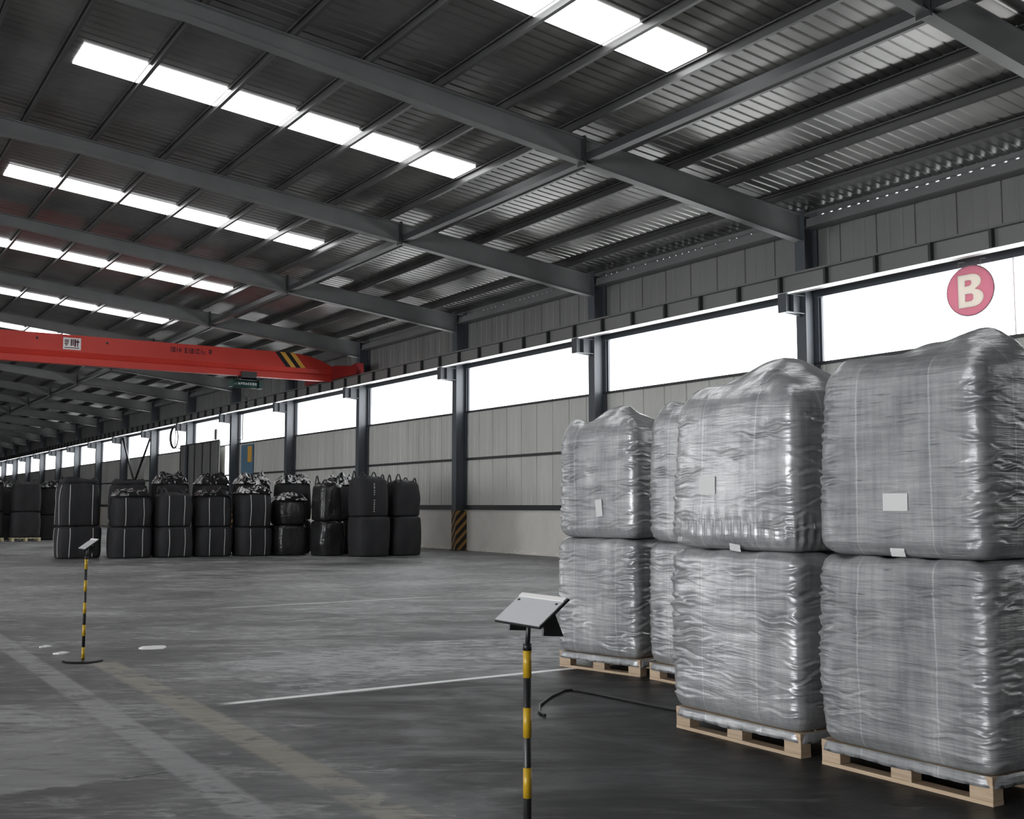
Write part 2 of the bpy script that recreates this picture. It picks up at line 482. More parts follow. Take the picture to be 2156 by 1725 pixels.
# purlins: C sections running the length of the hall
PX = [0.25, 1.6, 2.6, 3.78, 5.28, 6.85, 8.3, 9.75, 11.2, 12.75, 14.2, 15.62, 17.1, 18.6]
for sgn in (1, -1):
    for i, x in enumerate(PX):
        if sgn == -1 and i > 4 and i % 2: continue
        z = sheet_z(x) - 0.003
        t = 0.014
        cpoly = [(0, 0), (0.075, 0), (0.075, -0.03), (0.075 - t, -0.03), (0.075 - t, -t), (t, -t), (t, -0.20 + t), (0.075 - t, -0.20 + t),
                 (0.075 - t, -0.17), (0.075, -0.17), (0.075, -0.20), (0, -0.20)]
        mb = MB().prism(cpoly, lambda u, q, tt, s=sgn, x=x, z=z: (s * x - u * 1.0, tt, z + q), YB, YF)
        o = mb.build('roof_purlin', 'purlin')
        side = 'right' if sgn > 0 else 'left'
        tag(o, 'grey steel roof purlin, %s from the ridge on the %s roof slope' % (ORD[i], side), 'purlin', 'roof purlins', 'structure')

# frames: column + rafter
def raf_bot(x):
    x = abs(x)
    if x <= 13.1: return 8.64 + (13.1 - x) * 0.125 if x > 5 else 8.64 + 8.1 * 0.125 + (5 - x) * 0.06
    return 8.64 - (x - 13.1) * (0.78 / 6.5)
def rafter_half(sgn):
    mb = MB()
    t, fw = 0.016, 0.11
    xs = [0, 2.5, 5, 8, 10.5, 13.1, 15, 17, 19.55]
    top = lambda x: sheet_z(x) - 0.21
    for (y0, y1, lo, hi) in ((-t / 2, t / 2, lambda x: raf_bot(x), top), (-fw, fw, lambda x: raf_bot(x) - 0.018, raf_bot), (-fw, fw, lambda x: top(x) - 0.018, top)):
        v = []
        for x in xs:
            for (y, z) in ((y0, lo(x)), (y1, lo(x)), (y1, hi(x)), (y0, hi(x))): v.append((sgn * x, y, z))
        f = [(0, 1, 2, 3), tuple(len(v) - 4 + i for i in range(4))]
        for i in range(len(xs) - 1):
            for j in range(4):
                f.append((i * 4 + j, i * 4 + (j + 1) % 4, i * 4 + 4 + (j + 1) % 4, i * 4 + 4 + j))
        mb.add(v, f)
    return mb
raf_r, raf_l = rafter_half(1), rafter_half(-1)
splice = MB()
for s in (1, -1):
    splice.box((min(s * 13.08, s * 13.13), -0.12, 8.57), (max(s * 13.08, s * 13.13), 0.12, 9.19))
rafter0 = None
for k, y in enumerate(FR):
    lab = 'tapered steel roof rafter, %s frame along the hall' % ORD[k]
    if rafter0 is None:
        rafter0 = thing('roof_rafter', lab, 'rafter', (0, y, 0), 0, 'roof rafters', 'structure')
        mb = MB(); mb.add(raf_r.v, raf_r.f); mb.add(raf_l.v, raf_l.f)
        mb.build('beam_web', 'steel', rafter0)
        splice.build('splice_plate', 'dark', rafter0)
    else:
        copy_thing(rafter0, (0, y, 0), 0, lab)

def make_column(loc, lab):
    t = thing('steel_column', lab, 'column', loc, 0, 'columns along the window wall', 'structure')
    # origin on the floor at the middle of the column; -x faces the hall
    mb = MB()
    mb.box((-0.225, -0.15, 0), (-0.207, 0.15, 8.62)).box((0.207, -0.15, 0), (0.225, 0.15, 8.62)).box((-0.207, -0.006, 0), (0.207, 0.006, 8.5))
    mb.build('shaft', 'column', t)
    h = MB().box((-0.228, -0.153, 0.03), (0.226, 0.153, 1.42))
    h.build('painted_guard', 'hazard', t, label='black and yellow striped column foot')
    MB().box((-0.29, -0.2, 0), (0.225, 0.2, 0.03)).build('base_plate', 'dark', t)
    c = MB()
    c.prism([(-0.225, 6.05), (-0.225, 6.54), (-0.82, 6.54), (-0.82, 6.28), (-0.82, 6.1)], lambda u, q, tt: (u, tt, q), -0.012, 0.012)
    c.box((-0.86, -0.13, 6.52), (-0.225, 0.13, 6.54)).box((-0.86, -0.13, 6.1), (-0.225, 0.13, 6.12)).box((-0.60, -0.12, 6.12), (-0.585, 0.12, 6.52)).box((-0.86, -0.13, 6.1), (-0.845, 0.13, 6.54))
    c.build('crane_bracket', 'column', t)
    return t
col0 = None
for k, y in enumerate(FR):
    lab = 'blue grey steel column of the window wall, %s frame along the hall' % ORD[k]
    if col0 is None: col0 = make_column((19.765, y, 0), lab)
    else: copy_thing(col0, (19.765, y, 0), 0, lab)
for k, y in enumerate(FR[:7]):
    copy_thing(col0, (-19.765, y, 0), math.pi, 'blue grey steel column of the left wall, %s frame along the hall' % ORD[k], 'columns along the left wall')

# strut beams tying the frames at the rafter knees, and eaves beams
MB().box((13.12, YB, 8.66), (13.30, YF, 8.82)).build('tie_beam', 'dark', kind='structure', label='longitudinal tie beam at the rafter splices', category='beam')
e = MB().box((19.66, YB, 8.22), (19.98, YF, 8.40)).box((19.60, YB, 8.18), (19.98, YF, 8.22))
e.build('eaves_beam', 'steel', kind='structure', label='steel eaves beam above the windows', category='beam')

# ------------------------------------------------------------------ right wall
def ribbed(x, y0, y1, z0, z1, pitch, dep, thick=0.05):
    """vertical ribbed cladding facing -x"""
    mb = MB(); prof = []; y = y0; i = 0
    while y < y1 - 1e-6:
        e1 = min(y + pitch, y1)
        if i % 3 == 0: prof += [(y, 0.0), (y + 0.012, 0.030), (y + 0.045, 0.030), (y + 0.057, 0.0)]
        else: prof += [(y, 0.0), (y + 0.02, dep), (y + 0.06, dep), (y + 0.08, 0.0)]
        y += pitch; i += 1
    prof.append((y1, 0.0))
    v = []
    for (yy, h) in prof: v += [(x + h, min(yy, y1), z0), (x + h, min(yy, y1), z1)]
    f = [(2 * i, 2 * i + 1, 2 * i + 3, 2 * i + 2) for i in range(len(prof) - 1)]
    n = len(v)
    v += [(x + thick + 0.03, y0, z0), (x + thick + 0.03, y1, z0), (x + thick + 0.03, y1, z1), (x + thick + 0.03, y0, z1)]
    f.append((n, n + 1, n + 2, n + 3))
    return mb.add(v, f)
rw = ribbed(20.03, YB, YF, 1.45, 5.0, 0.30, 0.012)
rw.build('wall_right', 'cladding', kind='structure')
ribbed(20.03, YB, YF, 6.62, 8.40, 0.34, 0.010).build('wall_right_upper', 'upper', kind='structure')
MB().box((20.0, YB, 0), (20.25, YF, 1.45)).build('wall_right_low', 'lowwall', kind='structure')
MB().box((19.93, YB, 1.45), (20.05, YF, 1.62)).build('trim_1', 'dark', kind='structure')          # dark girt on the low wall
MB().box((19.97, YB, 1.40), (20.06, YF, 1.45)).build('trim_2', 'cladding', kind='structure')      # pale coping
MB().box((19.97, YB, 3.22), (20.04, YF, 3.31)).build('trim_3', 'dark', kind='structure')          # middle girt
MB().box((19.96, YB, 4.93), (20.09, YF, 5.0)).build('trim_4', 'dark', kind='structure')           # sill
MB().box((19.94, YB, 6.54), (20.07, YF, 6.70)).build('trim_5', 'column', kind='structure')        # head
for k in range(len(FR) - 1):
    y0, y1 = FR[k] + 0.02, FR[k + 1] - 0.02
    MB().box((20.09, y0, 4.99), (20.11, y1, 6.60)).build('window_%d' % wi, 'pane', kind='structure'); wi += 1
for y in FR:
    MB().box((20.02, y - 0.2, 5.0), (20.12, y + 0.2, 6.6)).build('trim_6', 'column', kind='structure')
# thin glazing bars in the nearer bays
for i, y in enumerate((12.35, 28.3, 44.4, 52.9)):
    MB().box((20.06, y - 0.012, 5.0), (20.085, y + 0.012, 6.56)).build('trim_7', 'white' if i < 3 else 'dark', kind='structure')

# closer strip above the eaves beam: daylight shows through the open ribs
ey = YB
cl = MB()
cl.box((19.985, YB, 8.38), (20.015, YF, 8.45))
cl.box((19.985, YB, 8.54), (20.015, YF, 8.68))
yy = YB
rng = random.Random(5)
while yy < YF:
    near = 9 < yy < 19.0
    hole = 0.085 if near else (0.045 if yy < 36 and rng.random() < 0.75 else 0.0)
    if hole: hole *= rng.uniform(0.8, 1.2)
    cl.box((19.985, yy + hole, 8.44), (20.015, yy + 0.26, 8.55))
    yy += 0.26
cl.build('trim_8', 'steel', kind='structure')

# ------------------------------------------------------------------ runway girder of the crane, with stiffeners
rg = thing('crane_runway_girder', 'long dark crane runway girder on brackets above the windows', 'crane runway', (19.15, 0, 0), 0, None, 'structure')
MB().box((-0.16, YB, 6.565), (0.16, YF, 6.585)).build('bottom_flange', 'steel', rg)
MB().box((-0.006, YB, 6.585), (0.006, YF, 6.97)).build('girder_web', 'upper', rg)
MB().box((-0.13, YB, 6.97), (0.13, YF, 6.99)).box((-0.035, YB, 6.99), (0.035, YF, 7.04)).build('top_flange', 'steel', rg)
st = MB(); yy = YB
while yy < YF:
    st.box((-0.12, yy, 6.585), (-0.006, yy + 0.06, 6.97)); yy += 1.36
st.build('stiffener', 'dark', rg, kind='stuff')
MB().box((-0.185, YB, 6.518), (-0.180, YF, 6.563)).build('flange_strip', 'whitesteel', rg, label='bright white strip below the girder flange')  # thin translucent white strip hung just below the flange
rg2 = MB().box((-19.31, YB, 6.565), (-18.99, YF, 6.585)).box((-19.156, YB, 6.585), (-19.144, YF, 6.97)).box((-19.28, YB, 6.97), (-19.02, YF, 7.04))
rg2.build('crane_runway_girder', 'steel', kind='structure', label='crane runway girder along the left wall', category='crane runway')

# ------------------------------------------------------------------ left wall, end walls (out of the frame, the left one carries the daylight)
gates = [(-4.5, 1.0), (2.6, 8.2), (34.5, 40.0)]
lw = MB(); prev = YB
for a, b in gates:
    lw.box((XL - 0.12, prev, 0), (XL - 0.03, a, 5.0)); lw.box((XL - 0.12, a, 4.5), (XL - 0.03, b, 5.0)); prev = b
lw.box((XL - 0.12, prev, 0), (XL - 0.03, YF, 5.0)); lw.box((XL - 0.12, YB, 6.6), (XL - 0.03, YF, 8.7))
lw.build('wall_left', 'cladding', kind='structure')
for i, (a, b) in enumerate(gates):
    MB().box((XL - 0.14, a, 0), (XL - 0.12, b, 4.5)).build('door_%d' % (i + 1), 'gate', kind='structure')
lw2 = MB().box((XL - 0.12, FR[12], 5.0), (XL - 0.03, YF, 6.6)).build('wall_left_far', 'cladding', kind='structure')
for k in range(12):
    MB().box((XL - 0.10, FR[k] + 0.1, 5.0), (XL - 0.08, FR[k + 1] - 0.1, 6.6)).build('window_%d' % wi, 'pane', kind='structure'); wi += 1
MB().box((XL - 0.2, YB - 0.3, 0), (XR + 0.25, YB - 0.2, 10.7)).build('wall_back', 'steel', kind='structure')  # unseen end wall, set close behind the camera to darken the stack sides
MB().box((XL - 0.2, YF + 0.2, 0), (XR + 0.25, YF + 0.3, 10.7)).build('wall_front', 'upper', kind='structure')

# ------------------------------------------------------------------ bag surfaces
def superellipse(n, N):
    """N points round a unit square with rounded corners (exponent n), evenly along the sides; starts at the -x face"""
    t = np.linspace(0, 4, N, endpoint=False)
    side = np.floor(t).astype(int); u = (t - side) * 2 - 1
    x = np.choose(side, [-np.ones(N), u, np.ones(N), -u])
    y = np.choose(side, [-u, -np.ones(N), u, np.ones(N)])
    k = (np.abs(x) ** n + np.abs(y) ** n) ** (1 / n)
    return x / k, y / k

def bag_surface(wx, wy, h, seed, N=64, K=44, n=5.5, rb=0.10, rt=0.16, bulge=0.03, taper=0.0, dome=0.06, humps=(), lump=0.015,
                creases=0, crease_d=0.008, pleats=0.0, sag=0.0, botin=0.5):
    """rings of a stuffed bulk bag, z from 0 to h (+ dome); returns array (rings, N, 3)"""
    rs = np.random.RandomState(seed)
    ux, uy = superellipse(n, N)
    prof = []                                             # (inset, z, radial scale)
    for q in (0.0, 0.5, 0.8): prof.append((q, 0.0))
    rings = []
    nb, nt_, ns, nd = 6, 8, K, 14
    for i in range(1, nd // 2): rings.append(('b', i / (nd / 2)))
    for i in range(nb): rings.append(('rb', i / nb))
    for i in range(ns): rings.append(('s', i / ns))
    for i in range(nt_): rings.append(('rt', i / nt_))
    for i in range(nd): rings.append(('d', i / (nd - 1)))
    V = np.zeros((len(rings), N, 3)); side = np.zeros(len(rings)); S = np.zeros((len(rings), N))
    hx, hy = wx / 2, wy / 2
    for r, (kind, t) in enumerate(rings):
        sc_ = 1.0; inset = 0.0
        if kind == 'b': z = 0.0; sc_ = t; inset = rb
        elif kind == 'rb':
            a = t * math.pi / 2; inset = rb * (1 - math.sin(a)); z = rb * (1 - math.cos(a))
        elif kind == 's': z = rb + (h - rb - rt) * t
        elif kind == 'rt':
            a = t * math.pi / 2; inset = rt * (1 - math.cos(a)); z = h - rt + rt * math.sin(a)
        else:
            inset = rt; sc_ = 1 - t; z = h + dome * math.sin(t * math.pi / 2)
        zz = min(max(z / h, 0), 1)
        b = bulge * math.sin(math.pi * zz) - taper * zz
        x = ux * (hx - inset + b) * sc_; y = uy * (hy - inset + b) * sc_
        V[r, :, 0] = x; V[r, :, 1] = y; V[r, :, 2] = z
        side[r] = 1.0 if kind in ('rb', 's', 'rt') else 0.25
        if kind == 'd': side[r] = 0.5 * (1 - t)
    X, Y, Z = V[..., 0], V[..., 1], V[..., 2]
    ang = np.arctan2(Y, X)
    nx = np.sign(X) * np.abs(X / hx) ** (n - 1) / hx; ny = np.sign(Y) * np.abs(Y / hy) ** (n - 1) / hy
    L = np.sqrt(nx ** 2 + ny ** 2) + 1e-6; nx /= L; ny /= L
    per = np.linspace(0, 2 * (wx + wy), N, endpoint=False)[None, :] * np.ones((len(rings), 1))
    P = 2 * (wx + wy)
    D = np.zeros_like(X)
    # soft lumps
    for _ in range(26):
        p0, z0 = rs.rand() * P, rs.rand() * h
        dp = np.abs(per - p0); dp = np.minimum(dp, P - dp)
        s = rs.uniform(0.10, 0.28)
        D += lump * rs.uniform(-1, 1) * np.exp(-(dp ** 2 + (Z - z0) ** 2) / (2 * s * s))
    # tension creases: short, nearly level grooves with a raised lip, densest near the corners
    corners = np.array([0, wy, wy + wx, 2 * wy + wx])
    for _ in range(creases):
        if rs.rand() < 0.8:
            p0 = corners[rs.randint(4)] + rs.normal(0, 0.13)
        else: p0 = rs.rand() * P
        z0 = rs.uniform(0.05, h - 0.03); ln = rs.uniform(0.05, 0.18); wd = rs.uniform(0.007, 0.018); tl = rs.normal(0, 0.12)
        dp = (per - p0 + P / 2) % P - P / 2
        q = (Z - z0 - tl * dp - 0.01 * np.sin(dp * 25)) / wd
        D += crease_d * rs.uniform(0.4, 1.2) * np.exp(-(dp / ln) ** 2) * (-q) * np.exp(-q * q / 2) * 1.2
    if pleats:
        D += pleats * np.cos(per * 2 * math.pi / 0.085 + 2.0 * np.sin(per * 3)) * np.exp(-((Z - 0.12) / 0.10) ** 2)
    if sag:
        D += -sag * np.exp(-((Z - 0.02) / 0.05) ** 2)
    D *= side[:, None]
    X += nx * D; Y += ny * D
    top = np.clip((Z - (h - rt * 1.2)) / (rt * 1.2), 0, 1)
    for (cx_, cy_, a, s) in humps:
        Z += top * a * np.exp(-((X - cx_) ** 2 + (Y - cy_) ** 2) / (2 * s * s))
    # small roughness on the top cloth
    rp = rs.rand(12, 3) * 20
    for j in range(12):
        fx, fy, ph = rs.uniform(-22, 22), rs.uniform(-22, 22), rs.rand() * 6
        Z += top * lump * 0.22 * np.sin(X * fx + Y * fy + ph)
    return V

def surface_mesh(V, name, m, parent, loc=None):
    r, N, _ = V.shape
    mb = MB()
    v = [tuple(p) for p in V.reshape(-1, 3)]
    f = []
    for i in range(r - 1):
        for j in range(N):
            f.append((i * N + j, i * N + (j + 1) % N, (i + 1) * N + (j + 1) % N, (i + 1) * N + j))
    f.append(tuple(range(N))[::-1])
    me = bpy.data.meshes.new(name)
    me.from_pydata(v, [], f)
    bm = bmesh.new(); bm.from_mesh(me); bmesh.ops.remove_doubles(bm, verts=bm.verts, dist=1e-5)
    bmesh.ops.recalc_face_normals(bm, faces=bm.faces); bm.to_mesh(me); bm.free()
    me.polygons.foreach_set('use_smooth', [True] * len(me.polygons))
    me.materials.append(M[m] if isinstance(m, str) else m)
    o = bpy.data.objects.new(name, me); C.objects.link(o)
    if parent: o.parent = parent
    if loc: o.location = loc
    return o

def at_surface(V, axis, sgn, across, z):
    """point of the bag's face (axis 0: +-x face, 1: +-y face) at a height and a position across it"""
    P = V.reshape(-1, 3)
    o = 1 - axis
    m = (np.sign(P[:, axis]) == sgn)
    d = (P[:, o] - across) ** 2 + (P[:, 2] - z) ** 2
    d = np.where(m, d, 1e9) - 0.02 * np.abs(P[:, axis])
    i = int(np.argmin(d))
    p = P[i].copy(); p[o] = across; p[2] = z
    return p

# ------------------------------------------------------------------ pallets
def make_pallet(name, label, loc, rotz, lx, ly, m='wood', group='wooden pallets under the wrapped stacks'):
    """lx along local x (depth), ly along local y (front edge)"""
    t = thing(name, label, 'pallet', loc, rotz, group)
    hx, hy = lx / 2, ly / 2
    bw, bl = 0.10, 0.145
    for x in (-hx, -bw / 2, hx - bw):
        MB().box((x, -hy, 0), (x + bw, hy, 0.024)).build('bottom_board', m, t, bevel=0.002)
        for y in (-hy, -bl / 2, hy - bl):
            MB().box((x + 0.002, y, 0.024), (x + bw - 0.002, y + bl, 0.115)).build('block', m, t, bevel=0.003)
    for y in (-hy, -bl / 2, hy - bl):
        MB().box((-hx, y, 0.115), (hx, y + bl, 0.137)).build('stringer_board', m, t, bevel=0.002)
    n = 7; dw = 0.13; gap = (lx - n * dw) / (n - 1)
    for i in range(n):
        x = -hx + i * (dw + gap)
        MB().box((x, -hy, 0.137), (x + dw, hy, 0.159)).build('deck_board', m, t, bevel=0.002)
    return t

# ------------------------------------------------------------------ the wrapped stacks
def paper(V, name, parent, across, z, wd, ht, axis=0, sgn=-1, tilt=0.0, label='white paper label'):
    """a sheet following the bag's face"""
    mb = MB(); nx_, nz = 5, 5
    v = []
    for j in range(nz + 1):
        for i in range(nx_ + 1):
            a, b = (i / nx_ - 0.5) * wd, (j / nz - 0.5) * ht
            aa, bb = a * math.cos(tilt) - b * math.sin(tilt), a * math.sin(tilt) + b * math.cos(tilt)
            p = at_surface(V, axis, sgn, across + aa, z + bb)
            v.append(list(p))
    A = np.array(v)
    ext = A[:, axis].max() if sgn > 0 else A[:, axis].min()
    A[:, axis] = A[:, axis] * 0.4 + ext * 0.6 + sgn * 0.006
    f = [(j * (nx_ + 1) + i, j * (nx_ + 1) + i + 1, (j + 1) * (nx_ + 1) + i + 1, (j + 1) * (nx_ + 1) + i) for j in range(nz) for i in range(nx_)]
    B = A.copy(); B[:, axis] -= sgn * 0.002
    n = len(A)
    f2 = [tuple(n + q for q in ff[::-1]) for ff in f]
    mb.add([tuple(p) for p in A] + [tuple(p) for p in B], f + f2, True)
    o = mb.build(name, 'paper', parent); o['label'] = label
    return o

def skirt(parent, lx, ly, z0, z1, m, seed):
    """the loose hem of the film hanging round the pallet deck"""
    rs = np.random.RandomState(seed)
    N = 160
    ux, uy = superellipse(14, N)
    V = []
    t = np.linspace(0, 1, N, endpoint=False)
    wav = sum(rs.uniform(0.3, 1) * np.sin(2 * math.pi * (k * t) + rs.rand() * 6) for k in (3, 5, 8, 13)) / 4
    for s in (0, 0.33, 0.66, 1):
        z = z1 + (z0 + 0.012 * wav - z1) * s
        off = 0.006 + 0.010 * s * (1 + np.sin(2 * math.pi * 40 * t) * 0.3)
        V.append(np.stack([ux * (lx / 2 + off), uy * (ly / 2 + off), z * np.ones(N)], 1))
    for s in (1, 0.66, 0.33, 0):
        z = z1 + (z0 + 0.012 * wav - z1) * s
        off = 0.003 + 0.010 * s
        V.append(np.stack([ux * (lx / 2 + off), uy * (ly / 2 + off), z * np.ones(N)], 1))
    V = np.array(V); r = len(V)
    v = [tuple(p) for p in V.reshape(-1, 3)]
    f = [(i * N + j, i * N + (j + 1) % N, ((i + 1) % r) * N + (j + 1) % N, ((i + 1) % r) * N + j) for i in range(r) for j in range(N)]
    return MB().add(v, f, True).build('film_hem', m, parent)

def wrapped_stack(where, ploc, prot, plx, ply, boff, bx, by, h1, h2, seed, humps, papers, busy, base, res=(200, 150), taper2=0.02, pleats=0.0, dome2=0.1, rt2=0.2):
    pal = make_pallet('wooden_pallet', 'pale raw pine pallet under the %s' % where, ploc, prot, plx, ply)
    cs, sn = math.cos(prot), math.sin(prot)
    bl = (ploc[0] + boff[0] * cs - boff[1] * sn, ploc[1] + boff[0] * sn + boff[1] * cs, 0.161)
    fm = film_material('stretch_film_%d' % seed, seed, base, busy)
    fm2 = film_material('stretch_film_%d' % (seed + 50), seed + 5, base * 1.02, busy)
    t1 = thing('wrapped_bulk_bag', 'lower grey film-wrapped bulk bag on the pallet, %s' % where, 'wrapped bag', bl, prot, 'film wrapped bulk bags')
    V1 = bag_surface(bx, by, h1, seed, res[0], res[1], 13, 0.05, 0.09, 0.012, 0.0, -0.004, (), 0.014, 210, 0.0115, 0, 0.02)
    V1[..., 2] = np.minimum(V1[..., 2], h1)
    surface_mesh(V1, 'wrapped_body', fm, t1)
    skirt(pal, plx + 0.012, ply + 0.012, 0.095, 0.1595, fm, seed + 3)
    t2 = thing('wrapped_bulk_bag', 'upper grey film-wrapped bulk bag with humped top, %s' % where, 'wrapped bag', (bl[0], bl[1], bl[2] + h1 + 0.001), prot, 'film wrapped bulk bags')
    V2 = bag_surface(bx - 0.005, by - 0.005, h2, seed + 1, res[0], res[1], 12, 0.10, rt2, 0.008, taper2, dome2, humps, 0.016, 170, 0.0105, pleats, 0.01)
    surface_mesh(V2, 'wrapped_body', fm2, t2)
    for (which, a, z, wd, ht, tl, lb) in papers:
        paper(V1 if which == 1 else V2, 'paper_label', t1 if which == 1 else t2, a, z, wd, ht, 0, -1, tl, lb)
    return t1, t2, V1, V2

# nearest stack, at the right edge
wrapped_stack('nearest stack at the right edge', (6.09, 4.24, 0), 0.0, 1.13, 1.19, (-0.035, -0.035), 1.15, 1.22, 1.17, 1.20, 11,
              [(-0.10, -0.36, 0.15, 0.15), (0.05, 0.1, 0.05, 0.25), (-0.40, 0.45, 0.06, 0.09), (0.4, -0.35, 0.08, 0.15), (0.4, 0.4, 0.08, 0.12)],
              [(2, -0.02, 0.33, 0.175, 0.105, 0.0, 'white paper label'), (2, -0.01, 0.03, 0.10, 0.05, 0.0, 'small white paper label')], 1.0, 0.285, (280, 200), 0.02, 0.0, 0.08, 0.14)
# middle stack
wrapped_stack('middle stack with glossy wrap', (6.09, 5.60, 0), 0.0, 1.15, 1.20, (-0.035, 0.0), 1.15, 1.26, 1.165, 1.19, 21,
              [(-0.05, -0.12, 0.10, 0.24), (-0.40, 0.46, 0.05, 0.09), (-0.35, -0.2, 0.04, 0.07), (0.4, -0.42, 0.09, 0.12), (0.42, 0.4, 0.08, 0.12)],
              [(2, 0.2, 0.46, 0.17, 0.125, 0.0, 'white paper label'), (2, -0.05, 0.02, 0.10, 0.05, 0.1, 'small white paper scrap')], 0.35, 0.315, (280, 200), 0.04, 0.008, 0.13, 0.24)
# stack set back behind the middle one
wrapped_stack('narrowly seen stack behind the middle one', (7.37, 7.44, 0), 0.0, 1.13, 1.16, (-0.02, 0.0), 1.13, 1.16, 1.13, 1.27, 31,
              [(-0.4, 0.42, 0.09, 0.12), (-0.4, -0.4, 0.1, 0.12), (0, 0, 0.05, 0.2)], [], 0.6, 0.31, (160, 110))
# left stack
wrapped_stack('leftmost stack beside the white floor line', (7.22, 8.77, 0), R(12.8), 1.10, 1.03, (-0.02, 0.01), 1.12, 1.03, 1.15, 1.17, 41,
              [(-0.42, 0.40, 0.09, 0.08), (-0.25, -0.05, 0.10, 0.17), (0.4, -0.4, 0.05, 0.12), (-0.45, -0.42, 0.05, 0.09), (0.3, 0.3, 0.06, 0.15)],
              [(2, -0.06, 0.30, 0.085, 0.17, -0.12, 'white paper tag stuck at a tilt')], 0.55, 0.325, (220, 160), 0.03, 0.0, 0.12)

# ------------------------------------------------------------------ black bulk bags
def loop_tube(mb, a, b, rise, r=0.016):
    a, b = Vector(a), Vector(b)
    pts = []
    for i in range(9):
        t = i / 8
        p = a.lerp(b, t); p.z += rise * math.sin(math.pi * t)
        pts.append(p)
    mb.tube(pts, r, 6)

def crumple_mesh(wx, wy, zc, amp, seed):
    rs = random.Random(seed)
    n = 26
    v = []
    off = Vector((rs.uniform(0, 50), rs.uniform(0, 50), rs.uniform(0, 50)))
    for j in range(n + 1):
        for i in range(n + 1):
            x, y = (i / n - 0.5) * wx, (j / n - 0.5) * wy
            e = min(1.0, 6 * min(i, n - i, j, n - j) / n)
            p = Vector((x, y, 0)) * 4.2 + off
            z = 0.25 * amp + abs(mnoise.noise(p)) * amp * 0.9 + abs(mnoise.noise(p * 2.3)) * amp * 0.35
            z += (0.5 + mnoise.noise(p * 0.4)) * amp * 0.8
            dx, dy = mnoise.noise(p + Vector((9, 0, 0))), mnoise.noise(p + Vector((0, 9, 0)))
            v.append((x + 0.08 * dx * e, y + 0.08 * dy * e, zc + max(-0.02, z) * e))
    f = [(j * (n + 1) + i, j * (n + 1) + i + 1, (j + 1) * (n + 1) + i + 1, (j + 1) * (n + 1) + i) for j in range(n) for i in range(n)]
    b = len(v)
    v += [(-wx / 2, -wy / 2, zc - 0.05), (wx / 2, -wy / 2, zc - 0.05), (wx / 2, wy / 2, zc - 0.05), (-wx / 2, wy / 2, zc - 0.05)]
    f.append((b + 3, b + 2, b + 1, b))
    return v, f

def black_bag(label, loc, rotz, wx, wy, h, seed, straps=True, top='closed', fabric='bagblack', group='black bulk bags', amp=0.22, name='black_bulk_bag', rt=0.10, taper=0.02, crumple_h=None, gap=0.26, liner='crumple', printed=False):
    t = thing(name, label, 'bulk bag', loc, rotz, group)
    plast = fabric == 'bagplastic'
    V = bag_surface(wx, wy, h, seed, 64, 30, 4.6, 0.07, rt, 0.03, taper, 0.05 if top != 'lower' else 0.0, (), 0.03 if plast else 0.022, 26 if plast else 8, 0.02 if plast else 0.01)
    if top == 'lower': V[..., 2] = np.minimum(V[..., 2], h)
    surface_mesh(V, 'bag_body', fabric, t)
    if straps:
        for axis, sgn in ((1, -1), (0, -1)):
            for a in (-gap, gap):
                if axis == 0 and not straps == 'both': continue
                pts = []
                for i in range(15):
                    z = 0.04 + (h - 0.10) * i / 14
                    p = at_surface(V, axis, sgn, a + 0.006 * math.sin(seed + i * 0.4), z)
                    p[axis] += sgn * 0.006
                    pts.append(tuple(p))
                mb = MB()
                mb.tube(pts, 0.012, 6)
                mb.build('webbing_strap', 'webbing', t)
    if top in ('loops', 'open', 'crumple'):
        for (sx, sy) in ((-1, -1), (1, -1), (1, 1), (-1, 1)):
            mb = MB()
            x, y = sx * (wx / 2 - 0.16), sy * (wy / 2 - 0.16)
            rs = random.Random(seed * 7 + sx * 3 + sy)
            loop_tube(mb, (x - 0.1 * sx, y, h - 0.03), (x + 0.07 * sx, y - 0.1 * sy, h - 0.06), rs.uniform(0.12, 0.27), 0.024)
            mb.build('lifting_loop', 'blackweb', t)
    if top == 'crumple':
        v, f = crumple_mesh(wx - 0.03, wy - 0.03, h - 0.0, amp, seed)
        MB().add(v, f, True).build('crumpled_liner', liner, t)
    if top == 'open':
        # standing rim of the open bag mouth
        ux, uy = superellipse(5, 48)
        tt = np.linspace(0, 1, 48, endpoint=False)
        ring = []
        for (o, z) in ((0.10, h - 0.05), (0.06, h + 0.06), (0.10, h + 0.15 ), (0.13, h + 0.15), (0.09, h + 0.06), (0.13, h - 0.05)):
            ring.append(np.stack([ux * (wx / 2 - o), uy * (wy / 2 - o), z + (0.04 * np.sin(2 * math.pi * tt * 3 + seed) if z > h + 0.1 else 0 * tt)], 1))
        A = np.array(ring); r = len(A)
        f = [(i * 48 + j, i * 48 + (j + 1) % 48, ((i + 1) % r) * 48 + (j + 1) % 48, ((i + 1) % r) * 48 + j) for i in range(r) for j in range(48)]
        MB().add([tuple(p) for p in A.reshape(-1, 3)], f, True).build('bag_mouth', fabric, t)
    if printed:
        mb = MB(); rs = random.Random(4)
        z = h - 0.22
        while z > 0.12:
            dz = rs.uniform(0.02, 0.05)
            if not 0.42 < z / h < 0.52:
                p = at_surface(V, 1, -1, -0.04, z)
                mb.box((-0.055, p[1] - 0.008, z), (-0.02, p[1] + 0.01, z + dz))
            z -= dz + rs.uniform(0.015, 0.04)
        mb.build('printed_text', 'webbing', t, label='white printed characters in a vertical line')
    return t

G1 = 'black bulk bags in the long front row'
